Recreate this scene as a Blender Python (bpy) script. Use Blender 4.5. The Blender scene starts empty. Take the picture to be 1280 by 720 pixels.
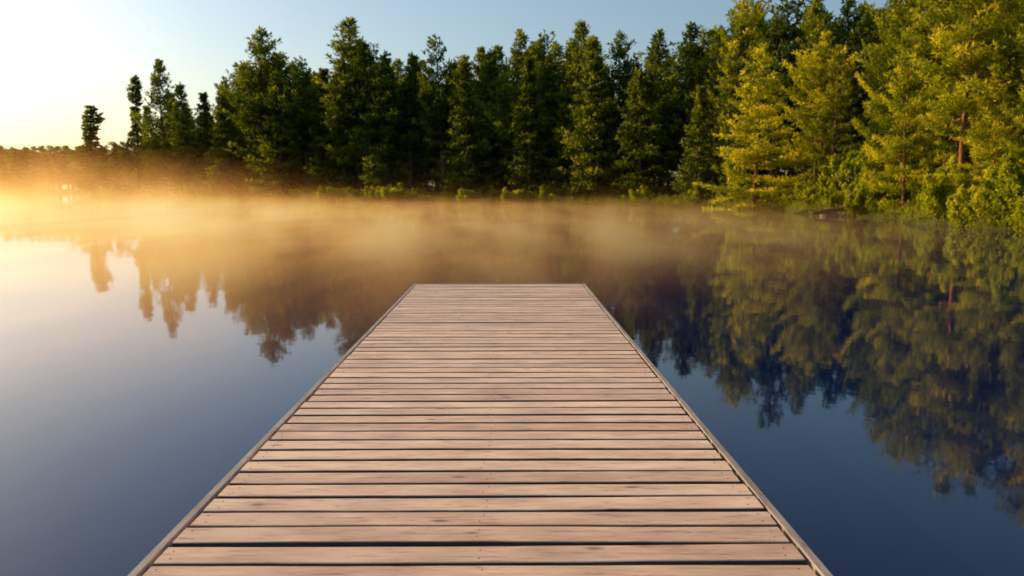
import bpy, math, random
import numpy as np
from mathutils import Vector, Matrix

SC = bpy.context.scene
rng = np.random.default_rng(7)
random.seed(7)

# ------------------------------------------------------------------ camera
F = 1005.0
H_DECK = 0.35
CAM_Z = H_DECK + 1.28
TH = math.atan(122.0 / F)
YAW = math.radians(0.45)
cam_d = bpy.data.cameras.new("camera")
cam = bpy.data.objects.new("camera", cam_d)
SC.collection.objects.link(cam)
cam.location = (0, 0, CAM_Z)
cam.rotation_euler = (math.radians(90) - TH, 0, -YAW)
cam_d.sensor_width = 36
cam_d.lens = 36 * F / 1280
cam_d.clip_start = 0.05
cam_d.clip_end = 9000
cam_d.dof.use_dof = True
cam_d.dof.focus_distance = 5.0
cam_d.dof.aperture_fstop = 3.2
SC.camera = cam

# ------------------------------------------------------------------ light
SUN_AZ, SUN_EL = math.radians(-60), math.radians(18)
sd = bpy.data.lights.new("sun", 'SUN')
sd.energy = 5.0
sd.angle = math.radians(0.5)
sd.color = (1.0, 0.64, 0.27)
sun = bpy.data.objects.new("sun", sd)
SC.collection.objects.link(sun)
s = Vector((math.sin(SUN_AZ) * math.cos(SUN_EL), math.cos(SUN_AZ) * math.cos(SUN_EL), math.sin(SUN_EL)))
sun.rotation_euler = s.to_track_quat('Z', 'Y').to_euler()

w = bpy.data.worlds.new("World")
SC.world = w
w.use_nodes = True
nt = w.node_tree
bg = nt.nodes["Background"]
sky = nt.nodes.new("ShaderNodeTexSky")
sky.sky_type = 'NISHITA'
sky.sun_disc = False
sky.sun_elevation = SUN_EL
sky.sun_rotation = SUN_AZ % (2 * math.pi)
sky.air_density = 1.25
sky.dust_density = 2.0
sky.ozone_density = 3.0
nt.links.new(sky.outputs[0], bg.inputs[0])
bg.inputs[1].default_value = 0.15
SC.view_settings.view_transform = 'Standard'
SC.view_settings.look = 'None'
SC.view_settings.exposure = 0

# ------------------------------------------------------------------ helpers
def link(o, parent=None):
    SC.collection.objects.link(o)
    if parent is not None:
        o.parent = parent
    return o

def mesh_obj(name, me, parent=None):
    return link(bpy.data.objects.new(name, me), parent)

def new_mat(name):
    m = bpy.data.materials.new(name)
    m.use_nodes = True
    t = m.node_tree
    for n in list(t.nodes):
        t.nodes.remove(n)
    out = t.nodes.new("ShaderNodeOutputMaterial")
    return m, t, out

def N(t, typ, **kw):
    n = t.nodes.new(typ)
    for k, v in kw.items():
        setattr(n, k, v)
    return n

def ramp(t, stops, src=None):
    r = t.nodes.new("ShaderNodeValToRGB")
    el = r.color_ramp.elements
    while len(el) < len(stops):
        el.new(0.5)
    for e, (p, c) in zip(el, stops):
        e.position = p
        e.color = (*c, 1) if len(c) == 3 else c
    if src is not None:
        t.links.new(src, r.inputs[0])
    return r

def math_n(t, op, a, b=None):
    n = t.nodes.new("ShaderNodeMath")
    n.operation = op
    for i, v in enumerate((a, b)):
        if v is None:
            continue
        if isinstance(v, (int, float)):
            n.inputs[i].default_value = v
        else:
            t.links.new(v, n.inputs[i])
    return n.outputs[0]

def build_mesh(name, V, faces_list, mats, face_mat=None, attr=None, smooth=None):
    me = bpy.data.meshes.new(name)
    V = np.asarray(V, dtype=np.float32)
    me.vertices.add(len(V))
    me.vertices.foreach_set("co", V.ravel())
    loops = np.concatenate([f.ravel() for f in faces_list]).astype(np.int32)
    tot = np.concatenate([np.full(len(f), f.shape[1]) for f in faces_list]).astype(np.int32)
    start = np.concatenate([[0], np.cumsum(tot)[:-1]]).astype(np.int32)
    me.loops.add(len(loops))
    me.loops.foreach_set("vertex_index", loops)
    me.polygons.add(len(tot))
    me.polygons.foreach_set("loop_start", start)
    me.polygons.foreach_set("loop_total", tot)
    for m in mats:
        me.materials.append(m)
    if face_mat is not None:
        me.polygons.foreach_set("material_index", np.asarray(face_mat, dtype=np.int32))
    if smooth is None:
        smooth = np.zeros(len(tot), bool)
    me.polygons.foreach_set("use_smooth", np.asarray(smooth, dtype=bool))
    if attr is not None:
        a = me.attributes.new("tint", 'FLOAT', 'FACE')
        a.data.foreach_set("value", np.asarray(attr, dtype=np.float32))
    me.update(calc_edges=True)
    return me

# ------------------------------------------------------------------ materials
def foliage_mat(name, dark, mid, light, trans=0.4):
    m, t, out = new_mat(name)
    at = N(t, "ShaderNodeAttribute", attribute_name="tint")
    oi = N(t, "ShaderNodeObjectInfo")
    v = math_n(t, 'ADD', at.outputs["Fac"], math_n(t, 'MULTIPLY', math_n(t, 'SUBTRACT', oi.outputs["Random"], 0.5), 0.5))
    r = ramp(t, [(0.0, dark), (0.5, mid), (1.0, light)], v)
    p = N(t, "ShaderNodeBsdfDiffuse")
    t.links.new(r.outputs[0], p.inputs["Color"])
    tr = N(t, "ShaderNodeBsdfTranslucent")
    mx = N(t, "ShaderNodeMixRGB", blend_type='MULTIPLY')
    mx.inputs[0].default_value = 1
    mx.inputs[2].default_value = (1.7, 1.6, 0.5, 1)
    t.links.new(r.outputs[0], mx.inputs[1])
    t.links.new(mx.outputs[0], tr.inputs[0])
    ms = N(t, "ShaderNodeMixShader")
    ms.inputs[0].default_value = trans
    t.links.new(p.outputs[0], ms.inputs[1])
    t.links.new(tr.outputs[0], ms.inputs[2])
    t.links.new(ms.outputs[0], out.inputs[0])
    return m

def bark_mat(name, c1, c2):
    m, t, out = new_mat(name)
    tc = N(t, "ShaderNodeTexCoord")
    mp = N(t, "ShaderNodeMapping")
    mp.inputs["Scale"].default_value = (6, 6, 1.2)
    n = N(t, "ShaderNodeTexNoise")
    n.inputs["Scale"].default_value = 2.0
    n.inputs["Detail"].default_value = 4
    t.links.new(tc.outputs["Object"], mp.inputs[0])
    t.links.new(mp.outputs[0], n.inputs[0])
    r = ramp(t, [(0.35, c1), (0.65, c2)], n.outputs[0])
    p = N(t, "ShaderNodeBsdfDiffuse")
    t.links.new(r.outputs[0], p.inputs["Color"])
    b = N(t, "ShaderNodeBump")
    b.inputs["Strength"].default_value = 0.6
    b.inputs["Distance"].default_value = 0.03
    t.links.new(n.outputs[0], b.inputs["Height"])
    t.links.new(b.outputs[0], p.inputs["Normal"])
    t.links.new(p.outputs[0], out.inputs[0])
    return m

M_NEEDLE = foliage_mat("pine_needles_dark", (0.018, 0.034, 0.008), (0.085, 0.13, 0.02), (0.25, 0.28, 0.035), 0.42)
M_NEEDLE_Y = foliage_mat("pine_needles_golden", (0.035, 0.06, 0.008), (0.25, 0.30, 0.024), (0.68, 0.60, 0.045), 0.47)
M_LEAF = foliage_mat("shrub_leaves", (0.07, 0.10, 0.01), (0.32, 0.37, 0.025), (0.66, 0.62, 0.045), 0.45)
M_GRASS = foliage_mat("grass_blades", (0.09, 0.11, 0.02), (0.19, 0.23, 0.03), (0.34, 0.32, 0.06), 0.4)
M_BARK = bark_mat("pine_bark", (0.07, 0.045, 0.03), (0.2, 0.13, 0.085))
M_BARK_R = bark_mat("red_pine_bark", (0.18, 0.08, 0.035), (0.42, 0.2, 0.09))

# ------------------------------------------------------------------ tree generator
def nrm(a):
    return a / np.maximum(np.linalg.norm(a, axis=-1, keepdims=True), 1e-9)

class TB:
    def __init__(self):
        self.V = []; self.Q = []; self.mat = []; self.tint = []; self.n = 0
    def tube(self, P, R, k, mi=0):
        P = np.asarray(P, float); m = len(P)
        T = np.gradient(P, axis=0); T = nrm(T)
        up = np.array([0.31, 0.2, 0.93]) if abs(T[0][2]) < 0.8 else np.array([1, 0.1, 0])
        A = nrm(np.cross(T, up)); B = np.cross(T, A)
        a = np.arange(k) / k * 2 * np.pi
        ring = P[:, None, :] + np.asarray(R)[:, None, None] * (np.cos(a)[None, :, None] * A[:, None, :] + np.sin(a)[None, :, None] * B[:, None, :])
        self.V.append(ring.reshape(-1, 3))
        i = np.arange(m - 1)[:, None] * k; j = np.arange(k)[None, :]; j2 = (j + 1) % k
        q = np.stack([i + j, i + j2, i + k + j2, i + k + j], -1).reshape(-1, 4) + self.n
        self.Q.append(q); self.mat.append(np.full(len(q), mi)); self.tint.append(np.zeros(len(q)))
        self.n += m * k
    def tufts(self, C, D, size, n, wid, r, up=0.25, spread=0.9, mi=1, tint=None, jit=0.12):
        C = np.repeat(np.asarray(C), n, 0); D = np.repeat(np.asarray(D), n, 0)
        size = np.repeat(np.asarray(size), n, 0)
        m = len(C)
        d = nrm(D * 0.8 + r.normal(0, spread * 0.6, (m, 3)) + np.array([0, 0, up]))
        L = size * r.uniform(0.6, 1.2, m)
        base = C + r.normal(0, jit, (m, 3)) * size[:, None]
        side = nrm(np.cross(d, r.normal(0, 1, (m, 3)))) * (wid * size * r.uniform(0.7, 1.3, m))[:, None]
        mid = base + d * (L * 0.5)[:, None]
        tip = base + d * L[:, None]
        V = np.stack([base, mid - side, tip, mid + side], 1).reshape(-1, 3)
        q = np.arange(m * 4).reshape(-1, 4) + self.n
        self.V.append(V); self.Q.append(q); self.mat.append(np.full(m, mi))
        tt = np.repeat(tint, n, 0) if tint is not None else np.full(m, 0.5)
        self.tint.append(np.clip(tt + r.normal(0, 0.1, m), 0, 1))
        self.n += m * 4
    def mesh(self, name, mats):
        Q = np.concatenate(self.Q); mt = np.concatenate(self.mat)
        return build_mesh(name, np.concatenate(self.V), [Q], mats, mt, np.concatenate(self.tint), mt == 0)

def conifer(name, seed, H, base, Rmax, kind, mats, dz=0.55, nb=6, tuft=0.42, per=6, wid=0.16, step=0.42, trunk_r=None):
    r = np.random.default_rng(seed)
    tb = TB()
    tr = trunk_r or H * 0.0125
    zz = np.linspace(-0.4, H, 14)
    bend = np.cumsum(r.normal(0, 0.06 * H / 14, (14, 2)), 0)
    bend[0] = 0
    P = np.column_stack([bend, zz])
    R = tr * (1 - np.clip(zz / H, 0, 1)) ** 0.8 + 0.012
    R[0] *= 1.4
    tb.tube(P, R, 9)
    def trunk(z):
        return np.array([np.interp(z, zz, P[:, 0]), np.interp(z, zz, P[:, 1]), z])
    C = []; D = []; S = []; T = []
    z = base * H
    lp = r.uniform(0, 2 * np.pi, 4); lk = r.uniform(0.5, 1.6, 4)
    while z < H * 0.985:
        t = (z - base * H) / (H - base * H)
        if kind == 'spruce':
            prof = (1 - t) ** 0.8 * (0.6 + 0.4 * min(1, t * 6 + 0.3)); el = math.radians(-16 + 50 * t)
            curve = 0.22
        elif kind == 'pine':
            prof = (1 - t ** 2.2) * (0.6 + 0.4 * min(1, t * 3)); el = math.radians(-4 + 48 * t)
            curve = 0.32
        else:
            prof = (0.55 + 0.45 * math.sin(t * 9)) * (1 - t ** 2); el = math.radians(0 + 35 * t)
            curve = 0.25
        if kind == 'pine' and r.random() < 0.12:
            z += dz * 1.0; continue
        k = max(3, int(nb * r.uniform(0.7, 1.25) * (1 if t < 0.8 else 0.8)))
        a0 = r.uniform(0, 2 * np.pi)
        for b in range(k):
            az = a0 + b * 2 * np.pi / k + r.normal(0, 0.25)
            irr = 1 + 0.25 * math.sin(az + lp[0] + t * 7 * lk[0]) + 0.2 * math.sin(2 * az + lp[1] + t * 13 * lk[1])
            L = Rmax * prof * r.uniform(0.55, 1.15) * (irr if kind != 'spruce' else 0.5 + 0.5 * irr)
            L = max(L, 0.25)
            zb = z + r.uniform(-0.5, 0.5) * dz
            o = trunk(min(zb, H * 0.99))
            e = el + r.normal(0, 0.15)
            hd = np.array([math.cos(az), math.sin(az), 0])
            ss = np.linspace(0, 1, 5)
            hz = L * np.cos(e) * ss
            vz = L * (np.sin(e) * ss + curve * ss ** 2.2 * 0.6 - 0.06 * np.sin(ss * np.pi))
            vz = np.minimum(vz, H * 1.0 - o[2] + 0.15 * L)
            lat = np.array([-hd[1], hd[0], 0]) * r.normal(0, 0.08) * L
            path = o + hd * hz[:, None] + np.array([0, 0, 1]) * vz[:, None] + lat * (ss ** 2)[:, None]
            br = min(tr * 0.35, 0.012 + 0.011 * L)
            tb.tube(path, br * (1 - ss * 0.85), 4)
            start = 0.25 if kind != 'sparse' else 0.4
            if kind == 'pine' and t < 0.1 and r.random() < 0.5:
                start = 0.7
            npt = max(2, int(L * (1 - start) / step) + 1)
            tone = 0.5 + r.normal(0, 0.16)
            for q in np.linspace(start, 1.0, npt):
                pc = np.array([np.interp(q, ss, path[:, i]) for i in range(3)])
                dr = nrm(path[min(4, int(q * 4) + 1)] - path[min(3, int(q * 4))])
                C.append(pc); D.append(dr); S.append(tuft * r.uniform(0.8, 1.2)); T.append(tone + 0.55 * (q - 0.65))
                sl = (0.38 * L * (1.1 - q) + 0.2) * r.uniform(0.6, 1.2)
                for sg in (-1, 1):
                    sdv = nrm(dr * 0.75 + sg * np.array([-hd[1], hd[0], 0]) + np.array([0, 0, r.normal(0.08, 0.15)]))
                    ns = max(1, int(sl / step + 0.6))
                    for u in range(ns):
                        pp = pc + sdv * sl * (u + 1) / ns
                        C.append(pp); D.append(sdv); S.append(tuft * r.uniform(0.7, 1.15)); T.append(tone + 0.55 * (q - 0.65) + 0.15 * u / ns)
        z += dz * r.uniform(0.8, 1.2)
    for q in np.linspace(0.93, 1.0, 6):
        C.append(trunk(H * q)); D.append(np.array([0, 0, 1.0])); S.append(tuft * 0.8); T.append(0.6)
    if base > 0.15:
        for i in range(int(base * H * 1.6)):
            zb = r.uniform(0.12 * H, base * H); az = r.uniform(0, 6.28); L = r.uniform(0.4, 1.6)
            o = trunk(zb); hd = np.array([math.cos(az), math.sin(az), r.uniform(-0.3, 0.2)])
            tb.tube(np.stack([o, o + hd * L * 0.5, o + hd * L + np.array([0, 0, -0.1])]), [0.02, 0.014, 0.005], 4)
    C = np.array(C); D = np.array(D); S = np.array(S); T = np.array(T)
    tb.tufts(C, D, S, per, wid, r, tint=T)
    return tb.mesh(name, mats)

def shrub(name, seed, H, W, mats, nst=14, leaves=7000, ls=0.12):
    r = np.random.default_rng(seed)
    tb = TB()
    tips = []
    for i in range(nst):
        az = r.uniform(0, 6.28); rad = W * math.sqrt(r.uniform(0.02, 1)) * 0.5
        h = H * r.uniform(0.4, 1.05) * (1 - 0.3 * (rad / (W * 0.5)) ** 2)
        o = np.array([math.cos(az), math.sin(az), 0]) * rad * 0.35; o[2] = -0.15
        e = np.array([math.cos(az) * rad, math.sin(az) * rad, h])
        mid = (o + e) / 2 + np.array([0, 0, 0.15 * h]) + r.normal(0, 0.08 * H, 3)
        tb.tube(np.stack([o, mid, e]), [0.03 * H / 2.5, 0.018 * H / 2.5, 0.006], 5)
        for q in np.linspace(0.2, 1.0, 10):
            p = (1 - q) ** 2 * o + 2 * q * (1 - q) * mid + q * q * e
            tips.append((p, 0.22 * H * (1.15 - 0.8 * q)))
    tips_p = np.array([a for a, b in tips]); tips_r = np.array([b for a, b in tips])
    ncl = leaves // 7
    idx = r.integers(0, len(tips_p), ncl)
    off = nrm(r.normal(0, 1, (ncl, 3))) * (r.uniform(0.1, 1, ncl) ** 0.5 * tips_r[idx])[:, None]
    C = tips_p[idx] + off
    C[:, 2] = np.maximum(C[:, 2], 0.05)
    tone = 0.45 + 0.16 * np.sin(idx * 1.7) + r.normal(0, 0.08, ncl) + 0.3 * (C[:, 2] / H - 0.5)
    tb.tufts(C, nrm(off + np.array([0, 0, 0.2])), np.full(ncl, ls * 1.5), 7, 0.28, r, up=0.1, spread=1.6, tint=tone)
    return tb.mesh(name, mats)

dark = [M_BARK, M_NEEDLE]
gold = [M_BARK_R, M_NEEDLE_Y]
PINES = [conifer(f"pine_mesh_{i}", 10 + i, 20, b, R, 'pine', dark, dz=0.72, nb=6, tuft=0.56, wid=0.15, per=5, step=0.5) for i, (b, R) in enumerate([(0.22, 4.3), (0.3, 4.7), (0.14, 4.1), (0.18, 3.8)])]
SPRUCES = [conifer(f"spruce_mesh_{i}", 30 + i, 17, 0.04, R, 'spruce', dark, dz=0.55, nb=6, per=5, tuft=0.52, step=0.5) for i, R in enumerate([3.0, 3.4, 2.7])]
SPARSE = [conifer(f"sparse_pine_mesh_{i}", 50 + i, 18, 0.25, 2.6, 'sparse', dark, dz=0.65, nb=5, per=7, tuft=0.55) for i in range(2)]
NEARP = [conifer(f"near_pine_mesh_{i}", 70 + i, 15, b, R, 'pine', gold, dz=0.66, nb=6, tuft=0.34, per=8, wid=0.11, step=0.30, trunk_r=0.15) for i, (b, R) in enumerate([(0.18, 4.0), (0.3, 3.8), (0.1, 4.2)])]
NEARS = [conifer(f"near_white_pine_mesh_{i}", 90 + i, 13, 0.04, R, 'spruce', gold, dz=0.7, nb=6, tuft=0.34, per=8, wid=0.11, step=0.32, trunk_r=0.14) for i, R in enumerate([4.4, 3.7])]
SHRUBS = [shrub(f"shrub_mesh_{i}", 110 + i, 2.8, 3.2, [M_BARK, M_LEAF], nst=18, leaves=15000, ls=0.115) for i in range(4)]

# ------------------------------------------------------------------ lake outline and ground
SHORE = [(-78, 150), (-60, 141), (-41, 127), (-20, 111), (1, 99), (14, 88), (20.3, 77), (23.6, 66), (21.2, 58), (21.2, 52),
         (22.0, 45), (20.4, 40), (20.4, 35), (19.6, 30), (20.5, 24), (24, 14), (30, 4), (34, -4), (20, -9), (3, -7.5), (-12, -9), (-40, -20),
         (-120, -60), (-300, -80), (-520, 60), (-520, 300), (-400, 350), (-260, 370), (-185, 352), (-130, 330), (-92, 260), (-66, 200), (-70, 170), (-80, 160)]
SH = np.array(SHORE, float)

def lake_sd(X, Y):
    P = np.stack([X, Y], -1)
    dmin = np.full(X.shape, 1e9); inside = np.zeros(X.shape, bool)
    n = len(SH)
    for i in range(n):
        a = SH[i]; b = SH[(i + 1) % n]
        ab = b - a
        t = np.clip(((P - a) @ ab) / (ab @ ab), 0, 1)
        d = np.linalg.norm(P - (a + t[..., None] * ab), axis=-1)
        dmin = np.minimum(dmin, d)
        c = ((a[1] > P[..., 1]) != (b[1] > P[..., 1]))
        xi = (b[0] - a[0]) * (P[..., 1] - a[1]) / (b[1] - a[1] + 1e-12) + a[0]
        inside ^= c & (P[..., 0] < xi)
    return np.where(inside, -dmin, dmin)

def height(X, Y):
    X = np.asarray(X, float); Y = np.asarray(Y, float)
    d = lake_sd(X, Y) + 0.8 * np.sin(X * 0.9 + 1.3 * np.sin(Y * 0.35)) * 0.6 + 0.5 * np.sin(Y * 1.1 + X * 0.4)
    z = np.where(d < 0, np.maximum(d * 0.25, -2.5), 0)
    dp = np.maximum(d, 0)
    z = z + 0.55 * (1 - np.exp(-dp / 1.5)) + 1.6 * (1 - np.exp(-dp / 40)) + 0.12 * np.sin(X * 0.5) * np.cos(Y * 0.43) * np.clip(dp / 5, 0, 1)
    return z

rad = np.concatenate([np.arange(0.5, 190, 1.3), np.geomspace(192, 5000, 70)])
NA = 540
ang = np.arange(NA) / NA * 2 * np.pi
RR, AA = np.meshgrid(rad, ang, indexing='ij')
GX = RR * np.sin(AA); GY = RR * np.cos(AA)
GZ = height(GX, GY)
V = np.concatenate([np.stack([GX, GY, GZ], -1).reshape(-1, 3), [[0, 0, -2.0]]])
i = np.arange(len(rad) - 1)[:, None] * NA; j = np.arange(NA)[None, :]; j2 = (j + 1) % NA
Q = np.stack([i + j, i + j2, i + NA + j2, i + NA + j], -1).reshape(-1, 4)[:, ::-1]
Tt = np.stack([np.arange(NA), (np.arange(NA) + 1) % NA, np.full(NA, len(V) - 1)], -1)

mg, t, out = new_mat("forest_floor")
tc = N(t, "ShaderNodeTexCoord")
n1 = N(t, "ShaderNodeTexNoise"); n1.inputs["Scale"].default_value = 0.5; n1.inputs["Detail"].default_value = 6
n2 = N(t, "ShaderNodeTexNoise"); n2.inputs["Scale"].default_value = 9; n2.inputs["Detail"].default_value = 5
t.links.new(tc.outputs["Object"], n1.inputs[0]); t.links.new(tc.outputs["Object"], n2.inputs[0])
r1 = ramp(t, [(0.35, (0.06, 0.04, 0.022)), (0.5, (0.06, 0.075, 0.02)), (0.68, (0.10, 0.13, 0.03))], n1.outputs[0])
mx = N(t, "ShaderNodeMixRGB", blend_type='MULTIPLY'); mx.inputs[0].default_value = 0.7
r2 = ramp(t, [(0.3, (0.45, 0.45, 0.45)), (0.7, (1.2, 1.15, 1.0))], n2.outputs[0])
t.links.new(r1.outputs[0], mx.inputs[1]); t.links.new(r2.outputs[0], mx.inputs[2])
p = N(t, "ShaderNodeBsdfDiffuse")
t.links.new(mx.outputs[0], p.inputs["Color"])
b = N(t, "ShaderNodeBump"); b.inputs["Distance"].default_value = 0.1; b.inputs["Strength"].default_value = 0.7
t.links.new(n2.outputs[0], b.inputs["Height"]); t.links.new(b.outputs[0], p.inputs["Normal"])
t.links.new(p.outputs[0], out.inputs[0])
gm = build_mesh("ground", V, [Q, Tt], [mg], smooth=np.ones(len(Q) + len(Tt), bool))
mesh_obj("ground", gm)

# ------------------------------------------------------------------ water
mw, t, out = new_mat("lake_water")
tc = N(t, "ShaderNodeTexCoord")
na = N(t, "ShaderNodeTexNoise"); na.inputs["Scale"].default_value = 0.5; na.inputs["Detail"].default_value = 2
nb_ = N(t, "ShaderNodeTexNoise"); nb_.inputs["Scale"].default_value = 3.0; nb_.inputs["Detail"].default_value = 3
mp = N(t, "ShaderNodeMapping"); mp.inputs["Scale"].default_value = (1, 0.6, 1)
t.links.new(tc.outputs["Object"], mp.inputs[0])
t.links.new(mp.outputs[0], na.inputs[0]); t.links.new(mp.outputs[0], nb_.inputs[0])
hgt = math_n(t, 'ADD', math_n(t, 'MULTIPLY', na.outputs[0], 0.011), math_n(t, 'MULTIPLY', nb_.outputs[0], 0.0017))
b = N(t, "ShaderNodeBump"); b.inputs["Strength"].default_value = 0.55; b.inputs["Distance"].default_value = 1.0
t.links.new(hgt, b.inputs["Height"])
p = N(t, "ShaderNodeBsdfPrincipled")
p.inputs["Base Color"].default_value = (0.001, 0.010, 0.060, 1)
p.inputs["Roughness"].default_value = 0.034
p.inputs["IOR"].default_value = 1.42
t.links.new(b.outputs[0], p.inputs["Normal"])
t.links.new(p.outputs[0], out.inputs[0])
wv = np.array([(-560, -100, 0), (60, -100, 0), (60, 400, 0), (-560, 400, 0)], float)
mesh_obj("lake_water", build_mesh("lake_water", wv, [np.array([[0, 1, 2, 3]])], [mw]))

# ------------------------------------------------------------------ dock
XL, XR = -1.272, 1.095
Y0, Y1 = -6.5, 11.0
dock = bpy.data.objects.new("wooden_dock", None)
link(dock)

def wood_mat(name, cols, rough=0.6, xgrain=True):
    m, t, out = new_mat(name)
    tc = N(t, "ShaderNodeTexCoord")
    at = N(t, "ShaderNodeAttribute", attribute_name="tint")
    cb = N(t, "ShaderNodeCombineXYZ")
    t.links.new(math_n(t, 'MULTIPLY', at.outputs["Fac"], 37.0), cb.inputs[0])
    t.links.new(math_n(t, 'MULTIPLY', at.outputs["Fac"], 91.0), cb.inputs[2])
    va = N(t, "ShaderNodeVectorMath", operation='ADD')
    t.links.new(tc.outputs["Object"], va.inputs[0]); t.links.new(cb.outputs[0], va.inputs[1])
    def mapped(a, b_):
        mp = N(t, "ShaderNodeMapping")
        mp.inputs["Scale"].default_value = (a, b_, b_) if xgrain else (b_, a, b_)
        t.links.new(va.outputs[0], mp.inputs[0])
        return mp.outputs[0]
    g = N(t, "ShaderNodeTexNoise"); g.inputs["Scale"].default_value = 2.2; g.inputs["Detail"].default_value = 9; g.inputs["Roughness"].default_value = 0.72
    g.inputs["Distortion"].default_value = 1.0
    t.links.new(mapped(2.4, 24), g.inputs[0])
    bl = N(t, "ShaderNodeTexNoise"); bl.inputs["Scale"].default_value = 2.5; bl.inputs["Detail"].default_value = 6
    t.links.new(mapped(1.2, 3.0), bl.inputs[0])
    vo = N(t, "ShaderNodeTexVoronoi"); vo.inputs["Scale"].default_value = 1.3
    t.links.new(mapped(2.2, 5.5), vo.inputs[0])
    kn = ramp(t, [(0.05, (0.32, 0.22, 0.17)), (0.13, (1, 1, 1))], vo.outputs["Distance"])
    c = ramp(t, [(0.34, cols[0]), (0.45, cols[1]), (0.66, cols[2])], g.outputs[0])
    m1 = N(t, "ShaderNodeMixRGB", blend_type='MULTIPLY'); m1.inputs[0].default_value = 0.9
    r2 = ramp(t, [(0.3, (0.72, 0.66, 0.62)), (0.7, (1.12, 1.1, 1.08))], bl.outputs[0])
    t.links.new(c.outputs[0], m1.inputs[1]); t.links.new(r2.outputs[0], m1.inputs[2])
    m2 = N(t, "ShaderNodeMixRGB", blend_type='MULTIPLY'); m2.inputs[0].default_value = 1.0
    r3 = ramp(t, [(0.0, (0.84, 0.80, 0.78)), (0.5, (0.98, 0.96, 0.95)), (1.0, (1.14, 1.12, 1.08))], at.outputs["Fac"])
    t.links.new(m1.outputs[0], m2.inputs[1]); t.links.new(r3.outputs[0], m2.inputs[2])
    m3 = N(t, "ShaderNodeMixRGB", blend_type='MULTIPLY'); m3.inputs[0].default_value = 0.8
    t.links.new(m2.outputs[0], m3.inputs[1]); t.links.new(kn.outputs[0], m3.inputs[2])
    p = N(t, "ShaderNodeBsdfPrincipled"); p.inputs["Roughness"].default_value = rough
    p.inputs["Specular IOR Level"].default_value = 0.45
    t.links.new(m3.outputs[0], p.inputs["Base Color"])
    b = N(t, "ShaderNodeBump"); b.inputs["Strength"].default_value = 0.5; b.inputs["Distance"].default_value = 0.002
    t.links.new(g.outputs[0], b.inputs["Height"]); t.links.new(b.outputs[0], p.inputs["Normal"])
    t.links.new(p.outputs[0], out.inputs[0])
    return m

M_WOOD = wood_mat("weathered_decking", [(0.48, 0.30, 0.19), (0.90, 0.63, 0.43), (0.98, 0.77, 0.56)], 0.45)
M_RAIL = wood_mat("weathered_edge_board", [(0.16, 0.14, 0.12), (0.36, 0.32, 0.28), (0.5, 0.45, 0.4)], 0.6, False)
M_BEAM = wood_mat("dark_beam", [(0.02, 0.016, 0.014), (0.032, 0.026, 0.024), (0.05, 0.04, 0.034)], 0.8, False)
M_EDGE = wood_mat("shaded_board_edge", [(0.05, 0.038, 0.032), (0.09, 0.068, 0.055), (0.14, 0.105, 0.08)], 0.8)  # shade of the gaps put into the colour of board sides and undersides
mm, t, out = new_mat("galvanised_screw")
p = N(t, "ShaderNodeBsdfPrincipled"); p.inputs["Base Color"].default_value = (0.12, 0.09, 0.075, 1); p.inputs["Metallic"].default_value = 0.4; p.inputs["Roughness"].default_value = 0.6
t.links.new(p.outputs[0], out.inputs[0])
M_SCREW = mm

PITCH, BW, TK, CH = 0.155, 0.130, 0.036, 0.003
VV = []; QQ = []; FF = []; TI = []; nv = 0
scr = []; QM = []
y = Y0
r = np.random.default_rng(3)
bx0, bx1 = XL + 0.047, XR - 0.047
NS = 30
while y + BW < Y1 - 0.01:
    xs = np.linspace(bx0 + r.uniform(0, 0.01), bx1 - r.uniform(0, 0.01), NS)
    w_ = BW + r.uniform(-0.005, 0.003)
    yaw = r.normal(0, 0.0018)
    ph = r.uniform(0, 6.28); am = r.uniform(0.0, 0.0045)
    wob = am * np.sin(xs * r.uniform(1.2, 2.6) + ph) + yaw * xs
    ee = 0.001 * np.sin(xs * 9 + ph * 3) + r.normal(0, 0.0005, NS)
    top = H_DECK + r.uniform(-0.001, 0.001) + r.uniform(-0.0025, 0.003) * np.sin((xs - bx0) / (bx1 - bx0) * np.pi) + r.normal(0, 0.0008) * xs
    ya = y + wob + ee; yb = y + w_ + wob - ee * 0.7
    cup = r.uniform(-0.0008, 0.0006)
    sec = np.stack([
        np.stack([xs, ya, top - TK], -1), np.stack([xs, ya, top - CH], -1), np.stack([xs, ya + CH, top], -1),
        np.stack([xs, (ya + yb) / 2, top + cup], -1),
        np.stack([xs, yb - CH, top], -1), np.stack([xs, yb, top - CH], -1), np.stack([xs, yb, top - TK], -1)], 1)
    K = 7
    VV.append(sec.reshape(-1, 3))
    ii = np.arange(NS - 1)[:, None] * K; jj = np.arange(K)[None, :]; jk = (jj + 1) % K
    q = np.stack([ii + jj, ii + jk, ii + K + jk, ii + K + jj], -1).reshape(-1, 4)[:, ::-1] + nv
    QQ.append(q)
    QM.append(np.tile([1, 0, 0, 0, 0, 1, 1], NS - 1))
    c0 = np.arange(K) + nv; c1 = np.arange(K)[::-1] + nv + (NS - 1) * K
    FF.append(np.stack([c0, c1]))
    tv = r.uniform(0, 1)
    TI.append((len(q), tv))
    for sx in (bx0 + 0.05, -0.09 + r.normal(0, 0.012), bx1 - 0.05):
        for fr in (0.25, 0.75):
            xx = sx + r.normal(0, 0.009)
            zt = np.interp(xx, xs, top)
            scr.append((xx, np.interp(xx, xs, ya) + w_ * fr + r.normal(0, 0.004), zt + 0.0006))
    nv += NS * K
    y += PITCH + r.normal(0, 0.0015)
tint = np.concatenate([np.full(n, v) for n, v in TI] + [np.full(2, v) for n, v in TI])
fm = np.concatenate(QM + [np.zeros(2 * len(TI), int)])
bm_ = build_mesh("deck_boards", np.concatenate(VV), [np.concatenate(QQ), np.concatenate(FF)], [M_WOOD, M_EDGE], face_mat=fm, attr=tint)
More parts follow.
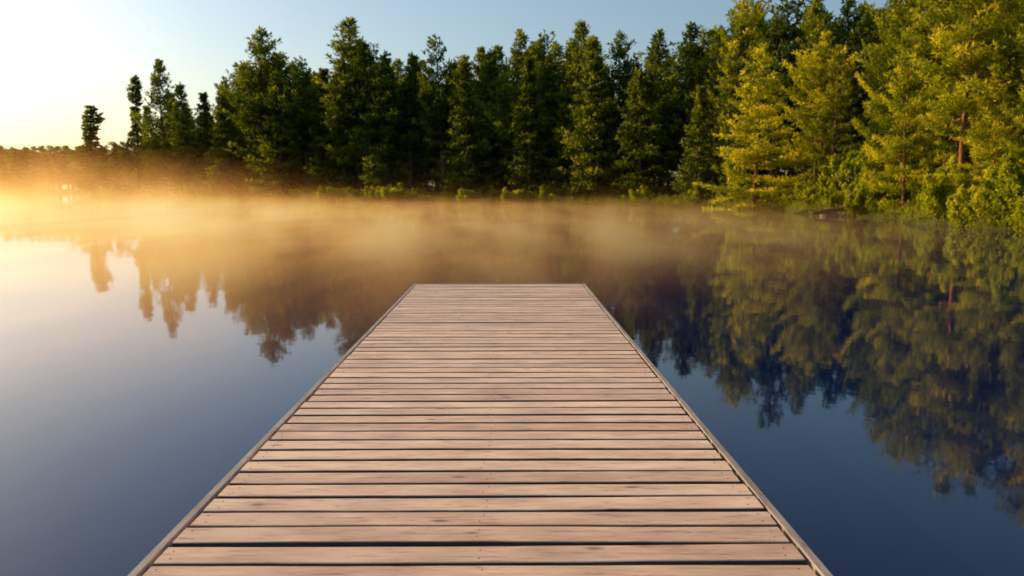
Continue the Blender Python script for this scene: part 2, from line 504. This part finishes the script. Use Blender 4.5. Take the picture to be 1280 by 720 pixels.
mesh_obj("deck_boards", bm_, dock)

a = np.arange(8) / 8 * 2 * np.pi
S = np.array(scr)
sv = np.concatenate([S[:, None, :] + 0.0038 * np.stack([np.cos(a), np.sin(a), np.zeros(8)], -1)[None],
                     S[:, None, :] + 0.0025 * np.stack([np.cos(a), np.sin(a), np.full(8, 0.25)], -1)[None]], 1)
base_i = np.arange(len(S))[:, None, None] * 16
j = np.arange(8); j2 = (j + 1) % 8
qs = (base_i + np.stack([j, j2, 8 + j2, 8 + j], -1)[None]).reshape(-1, 4)
qt = (np.arange(len(S))[:, None] * 16 + 8 + j[None])
mesh_obj("deck_screws", build_mesh("deck_screws", sv.reshape(-1, 3), [qs, qt], [M_SCREW]), dock)

def beam(name, x0, x1, y0, y1, z0, z1, mat, ch=0.004, tv=0.5):
    longy = (y1 - y0) > (x1 - x0)
    n = 60
    if longy:
        L = np.linspace(y0, y1, n); a0, a1 = x0, x1
    else:
        L = np.linspace(x0, x1, n); a0, a1 = y0, y1
    rr = np.random.default_rng(int(abs(x0 * 100)) + len(name))
    wob = np.interp(L, np.linspace(L[0], L[-1], 9), rr.normal(0, 0.002, 9))
    prof = [(a0, z0), (a0, z1 - ch), (a0 + ch, z1), (a1 - ch, z1), (a1, z1 - ch), (a1, z0)]
    K = len(prof); V = []
    for l, wv_ in zip(L, wob):
        for (a_, z_) in prof:
            V.append((a_ + wv_, l, z_ + wv_ * 0.5) if longy else (l, a_ + wv_, z_ + wv_ * 0.5))
    V = np.array(V)
    ii = np.arange(n - 1)[:, None] * K; jj = np.arange(K)[None, :]; jk = (jj + 1) % K
    q = np.stack([ii + jj, ii + jk, ii + K + jk, ii + K + jj], -1).reshape(-1, 4)
    c = np.stack([np.arange(K), np.arange(K)[::-1] + (n - 1) * K])
    me = build_mesh(name, V, [q, c], [mat], attr=np.full(len(q) + 2, tv))
    return mesh_obj(name, me, dock)

beam("edge_board_left", XL, XL + 0.036, Y0, Y1 - 0.003, H_DECK - 0.19, H_DECK - 0.001, M_RAIL, tv=0.6)
beam("edge_board_right", XR - 0.036, XR, Y0, Y1 - 0.003, H_DECK - 0.19, H_DECK - 0.001, M_RAIL, tv=0.4)
beam("edge_board_end", XL, XR, Y1, Y1 + 0.038, H_DECK - 0.19, H_DECK + 0.001, M_RAIL, tv=0.5)
for nm, xc in (("joist_1", XL + 0.12), ("joist_2", -0.09), ("joist_3", XR - 0.12)):
    beam(nm, xc - 0.025, xc + 0.025, Y0, Y1 - 0.005, H_DECK - 0.19, H_DECK - 0.042, M_BEAM)
for i_, yy in enumerate(np.arange(-5, 11, 2.6)):
    beam(f"cross_beam_{i_}", XL + 0.04, XR - 0.04, yy, yy + 0.06, H_DECK - 0.30, H_DECK - 0.195, M_BEAM)
def post(name, x, y):
    tb = TB()
    tb.tube([(x, y, -2.2), (x, y, -0.5), (x + 0.004, y, H_DECK - 0.05)], [0.07, 0.07, 0.066], 14)
    o = mesh_obj(name, tb.mesh(name, [M_BEAM]), dock)
pi_ = 0
for yy in (0.4, 5.6, 10.8):
    for xx in (XL + 0.225, XR - 0.225):
        post(f"post_{pi_}", xx, yy - 0.1); pi_ += 1

# ------------------------------------------------------------------ forest placement
def elev(py):
    v = (360 - py) / F
    return (v * math.cos(TH) - math.sin(TH)) / (math.cos(TH) + v * math.sin(TH))
def bear(px):
    return (px - 632) / F * 1.0

def place(name, me, h_ref, px, py_top, Y, wscale=1.0, parent=None, H=None):
    X = bear(px) * Y
    z0 = float(height(np.array([X]), np.array([Y]))[0])
    if H is None:
        H = CAM_Z + elev(py_top) * Y - z0
    s = H / h_ref
    o = mesh_obj(name, me, parent)
    o.location = (X, Y, z0 - 0.05)
    o.scale = (s * wscale, s * wscale, s)
    o.rotation_euler = (random.gauss(0, 0.015), random.gauss(0, 0.015), random.uniform(0, 6.28))
    return o

P_, S_, T_, NP, NSp = PINES, SPRUCES, SPARSE, NEARP, NEARS
FRONT = [
    ("pine_tree", T_[0], 18, 125, 134, 150, 2.0), ("pine_tree", T_[1], 18, 178, 97, 146, 1.0),
    ("spruce_tree", S_[0], 17, 152, 178, 150, 1.2),
    ("pine_tree", P_[2], 20, 213, 76, 143, 0.9), ("spruce_tree", S_[1], 17, 238, 105, 140, 1.0),
    ("spruce_tree", S_[2], 17, 262, 118, 138, 1.1), ("spruce_tree", S_[0], 17, 285, 112, 134, 1.1),
    ("pine_tree", P_[0], 20, 330, 38, 131, 1.15), ("spruce_tree", S_[1], 17, 352, 90, 127, 1.2),
    ("pine_tree", P_[1], 20, 385, 72, 128, 0.9), ("spruce_tree", S_[2], 17, 412, 88, 122, 1.1),
    ("pine_tree", P_[3], 20, 455, 26, 121, 1.3), ("spruce_tree", S_[0], 17, 482, 66, 116, 1.1),
    ("pine_tree", P_[0], 20, 515, 68, 116, 0.9), ("pine_tree", P_[1], 20, 556, 44, 113, 0.9),
    ("spruce_tree", S_[1], 17, 585, 76, 108, 1.1), ("pine_tree", P_[2], 20, 602, 60, 112, 0.9),
    ("pine_tree", P_[3], 20, 640, 42, 108, 0.95), ("spruce_tree", S_[2], 17, 662, 75, 102, 1.1),
    ("pine_tree", P_[1], 20, 688, 38, 105, 0.85), ("pine_tree", P_[2], 20, 722, 28, 102, 0.95),
    ("spruce_tree", S_[0], 17, 745, 70, 97, 1.15), ("pine_tree", P_[0], 20, 772, 42, 98, 0.9),
    ("spruce_tree", S_[1], 17, 800, 88, 92, 1.4), ("pine_tree", P_[3], 20, 826, 38, 94, 1.0),
    ("pine_tree", P_[2], 20, 856, 30, 90, 0.95), ("pine_tree", P_[1], 20, 890, 34, 87, 0.9),
    ("spruce_tree", S_[2], 17, 868, 110, 84, 1.3),
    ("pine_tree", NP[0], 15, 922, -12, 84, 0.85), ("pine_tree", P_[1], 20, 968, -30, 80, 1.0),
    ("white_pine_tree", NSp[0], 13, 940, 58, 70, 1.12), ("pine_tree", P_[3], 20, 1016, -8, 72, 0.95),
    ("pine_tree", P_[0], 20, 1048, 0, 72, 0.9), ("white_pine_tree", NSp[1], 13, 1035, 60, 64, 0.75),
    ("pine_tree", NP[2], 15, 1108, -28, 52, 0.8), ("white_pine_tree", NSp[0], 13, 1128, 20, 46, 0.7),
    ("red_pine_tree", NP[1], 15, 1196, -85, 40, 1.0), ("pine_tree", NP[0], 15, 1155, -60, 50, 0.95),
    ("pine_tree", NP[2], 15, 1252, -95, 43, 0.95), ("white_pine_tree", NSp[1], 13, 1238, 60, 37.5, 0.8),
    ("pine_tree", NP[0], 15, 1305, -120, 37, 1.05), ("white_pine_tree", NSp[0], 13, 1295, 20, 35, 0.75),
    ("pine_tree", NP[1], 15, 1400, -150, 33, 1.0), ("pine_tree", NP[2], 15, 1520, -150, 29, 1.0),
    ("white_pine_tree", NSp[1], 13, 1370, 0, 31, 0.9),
]
random.seed(21)
for nm, me, hr, px, py, Y, ws in FRONT:
    place(nm, me, hr, px, py, Y, ws)

forest = link(bpy.data.objects.new("forest", None))
prof_x = np.array([100, 150, 200, 250, 290, 330, 390, 455, 520, 600, 700, 800, 880, 930, 1050, 1100, 1300, 1700, 3000])
prof_y = np.array([200, 190, 125, 115, 100, 62, 85, 50, 76, 66, 48, 52, 45, 5, 10, -10, -40, -60, -60])
cnt = 0
tries = 0
pts = []
while cnt < 210 and tries < 20000:
    tries += 1
    Y = random.uniform(14, 200); X = random.uniform(-95, 75)
    d = float(lake_sd(np.array([X]), np.array([Y]))[0])
    if d < 4.5 or d > 36 or (X < -60 and Y > 180):
        continue
    px = X / Y * F + 632
    if px < 150 or px > 2000:
        continue
    if any((X - a) ** 2 + (Y - b_) ** 2 < 3.6 ** 2 for a, b_ in pts):
        continue
    lim = np.interp(px, prof_x, prof_y) + random.uniform(-4, 40)
    Hh = CAM_Z + elev(lim) * Y - float(height(np.array([X]), np.array([Y]))[0])
    Hh = max(6, min(Hh, 27))
    near = px > 900 and Y < 75
    if near:
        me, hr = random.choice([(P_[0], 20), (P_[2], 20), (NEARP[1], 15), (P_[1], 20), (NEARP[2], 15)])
    else:
        me, hr = random.choice([(P_[0], 20), (P_[1], 20), (P_[2], 20), (P_[3], 20), (S_[0], 17), (S_[1], 17), (S_[2], 17)])
    o = mesh_obj("forest_tree", me, forest)
    s_ = Hh / hr
    o.location = (X, Y, float(height(np.array([X]), np.array([Y]))[0]) - 0.05)
    ws = random.uniform(0.9, 1.25)
    o.scale = (s_ * ws, s_ * ws, s_)
    o.rotation_euler = (0, 0, random.uniform(0, 6.28))
    pts.append((X, Y)); cnt += 1

far = link(bpy.data.objects.new("distant_forest", None))
for i_ in range(560):
    X = random.uniform(-420, -60); Y = random.uniform(300, 440)
    d = float(lake_sd(np.array([X]), np.array([Y]))[0])
    if d < 3 or d > 50:
        continue
    me, hr = random.choice([(P_[0], 20), (P_[2], 20), (S_[0], 17), (S_[1], 17)])
    o = mesh_obj("distant_tree", me, far)
    Hh = random.uniform(15, 20) + d * 0.06
    s_ = Hh / hr
    o.location = (X, Y, float(height(np.array([X]), np.array([Y]))[0]) - 0.1)
    o.scale = (s_ * 1.8, s_ * 1.8, s_)
    o.rotation_euler = (0, 0, random.uniform(0, 6.28))

random.seed(5)
def along(i0, i1, n):
    seg = SH[i0:i1 + 1]
    L = np.concatenate([[0], np.cumsum(np.linalg.norm(np.diff(seg, axis=0), axis=1))])
    q = np.sort(np.random.default_rng(n).uniform(0, L[-1], n))
    return np.stack([np.interp(q, L, seg[:, 0]), np.interp(q, L, seg[:, 1])], -1)
for (X, Y) in along(8, 15, 60):
    off = random.uniform(0.2, 4.5)
    X += off
    o = mesh_obj("shrub", random.choice(SHRUBS))
    s_ = random.uniform(0.4, 1.1) * (0.55 + 0.17 * off)
    o.location = (X, Y, max(0.05, float(height(np.array([X]), np.array([Y]))[0])) - 0.08)
    o.scale = (s_, s_, s_ * random.uniform(0.85, 1.4)); o.rotation_euler = (0, 0, random.uniform(0, 6.28))
under = link(bpy.data.objects.new("shore_undergrowth", None))
for (X, Y) in along(0, 8, 90):
    off = random.uniform(0.5, 6)
    X += off * 0.6; Y += off * 0.8
    o = mesh_obj("low_shrub", random.choice(SHRUBS), under)
    s_ = random.uniform(0.3, 0.8)
    o.location = (X, Y, max(0.05, float(height(np.array([X]), np.array([Y]))[0])) - 0.05)
    o.scale = (s_ * 1.5, s_ * 1.5, s_); o.rotation_euler = (0, 0, random.uniform(0, 6.28))

tb = TB()
r = np.random.default_rng(8)
base = along(0, 15, 7000)
offs = r.uniform(-0.6, 3.5, len(base))
gx = base[:, 0] + offs * np.where(base[:, 1] < 62, 1.0, 0.6) + r.normal(0, 0.3, len(base))
gy = base[:, 1] + offs * np.where(base[:, 1] < 62, 0.0, 0.8) + r.normal(0, 0.3, len(base))
gz = height(gx, gy)
ok = gz > -0.08
C = np.stack([gx, gy, gz], -1)[ok]
tb.tufts(C, np.tile([[0, 0, 1.0]], (len(C), 1)), r.uniform(0.2, 0.5, len(C)), 10, 0.04, r, up=0.5, spread=0.8, mi=0, tint=np.clip(r.normal(0.45, 0.2, len(C)), 0, 1), jit=0.5)
mesh_obj("shore_grass", tb.mesh("shore_grass", [M_GRASS]))

mr, t, out = new_mat("granite")
tc = N(t, "ShaderNodeTexCoord"); n = N(t, "ShaderNodeTexNoise"); n.inputs["Scale"].default_value = 5; n.inputs["Detail"].default_value = 8
t.links.new(tc.outputs["Object"], n.inputs[0])
rr_ = ramp(t, [(0.35, (0.10, 0.075, 0.05)), (0.65, (0.28, 0.22, 0.15))], n.outputs[0])
p = N(t, "ShaderNodeBsdfPrincipled"); p.inputs["Roughness"].default_value = 0.85
t.links.new(rr_.outputs[0], p.inputs["Base Color"]); t.links.new(p.outputs[0], out.inputs[0])
import bmesh
def rock(seed, x, y, sx, sy, sz):
    bm = bmesh.new(); bmesh.ops.create_icosphere(bm, subdivisions=3, radius=1)
    rr = np.random.default_rng(seed); ks = rr.normal(0, 1.6, (5, 3)); phs = rr.uniform(0, 6, 5)
    for v in bm.verts:
        c = np.array(v.co); f = 1 + 0.11 * sum(math.sin(k_ @ c + q_) for k_, q_ in zip(ks, phs))
        v.co = Vector((c[0] * sx * f, c[1] * sy * f, c[2] * sz * f))
    me = bpy.data.meshes.new("rock"); bm.to_mesh(me); bm.free(); me.materials.append(mr)
    o = mesh_obj("rock", me); o.location = (x, y, 0.02)
for a_ in [(1, 20.6, 51.2, .5, .4, .3), (2, 21.3, 50.4, .4, .35, .2)]:
    rock(*a_)
tb = TB(); tb.tube([(24.0, 52.5, 0.7), (22.5, 51.8, 0.5), (20.9, 51.0, 0.42), (19.4, 50.4, 0.22)], [0.17, 0.16, 0.15, 0.12], 10)
mesh_obj("fallen_log", tb.mesh("fallen_log", [M_BARK_R]))

# ------------------------------------------------------------------ morning mist over the lake
mv, t, out = new_mat("morning_mist")
geo = N(t, "ShaderNodeNewGeometry")
sep = N(t, "ShaderNodeSeparateXYZ"); t.links.new(geo.outputs["Position"], sep.inputs[0])
mp = N(t, "ShaderNodeMapping"); mp.inputs["Scale"].default_value = (0.36, 0.11, 0.3)
t.links.new(geo.outputs["Position"], mp.inputs[0])
n = N(t, "ShaderNodeTexNoise"); n.inputs["Scale"].default_value = 1.0; n.inputs["Detail"].default_value = 2; n.inputs["Roughness"].default_value = 0.6
t.links.new(mp.outputs[0], n.inputs[0])
nm = N(t, "ShaderNodeMapRange"); nm.inputs[1].default_value = 0.40; nm.inputs[2].default_value = 0.64; nm.inputs[3].default_value = 0.10; nm.inputs[4].default_value = 2.1
t.links.new(n.outputs[0], nm.inputs[0])
hs = N(t, "ShaderNodeMapRange"); hs.inputs[1].default_value = -16; hs.inputs[2].default_value = -48; hs.inputs[3].default_value = 0.28; hs.inputs[4].default_value = 2.2
t.links.new(sep.outputs[0], hs.inputs[0])
ez = math_n(t, 'EXPONENT', math_n(t, 'MULTIPLY', math_n(t, 'DIVIDE', sep.outputs[2], hs.outputs[0]), -1.0))
yf = N(t, "ShaderNodeMapRange"); yf.interpolation_type = 'SMOOTHSTEP'
yf.inputs[1].default_value = 6; yf.inputs[2].default_value = 19; yf.inputs[3].default_value = 0; yf.inputs[4].default_value = 1
t.links.new(math_n(t, 'SUBTRACT', sep.outputs[1], math_n(t, 'MULTIPLY', sep.outputs[0], 1.0)), yf.inputs[0])
# the mist density falls off with distance towards the far forest
fy = N(t, "ShaderNodeMapRange"); fy.inputs[1].default_value = 22; fy.inputs[2].default_value = 62; fy.inputs[3].default_value = 1.0; fy.inputs[4].default_value = 0.2
t.links.new(math_n(t, 'ADD', sep.outputs[1], math_n(t, 'MULTIPLY', sep.outputs[0], 0.9)), fy.inputs[0])
df = ramp(t, [(0.0, (0.036,) * 3), (0.42, (0.18,) * 3), (0.72, (0.23,) * 3), (0.86, (0.19,) * 3), (0.98, (0.07,) * 3)])
dm = N(t, "ShaderNodeMapRange"); dm.inputs[1].default_value = -50; dm.inputs[2].default_value = 22
t.links.new(sep.outputs[0], dm.inputs[0]); t.links.new(dm.outputs[0], df.inputs[0])
dens = math_n(t, 'MULTIPLY', math_n(t, 'MULTIPLY', nm.outputs[0], ez), math_n(t, 'MULTIPLY', yf.outputs[0], math_n(t, 'MULTIPLY', df.outputs[0], fy.outputs[0])))
vs = N(t, "ShaderNodeVolumeScatter"); vs.inputs["Color"].default_value = (1.0, 0.52, 0.17, 1)
vs.inputs["Anisotropy"].default_value = 0.52
t.links.new(dens, vs.inputs["Density"])
t.links.new(vs.outputs[0], out.inputs["Volume"])
mv.cycles.volume_step_rate = 1.0
x0, x1, y0, y1, z0, z1 = -120, 23, 4, 170, 0.03, 6.0
bv = np.array([(x0, y0, z0), (x1, y0, z0), (x1, y1, z0), (x0, y1, z0), (x0, y0, z1), (x1, y0, z1), (x1, y1, z1), (x0, y1, z1)], float)
bf = np.array([[0, 3, 2, 1], [4, 5, 6, 7], [0, 1, 5, 4], [1, 2, 6, 5], [2, 3, 7, 6], [3, 0, 4, 7]])
mesh_obj("morning_mist", build_mesh("morning_mist", bv, [bf], [mv]))
print("done", cnt)
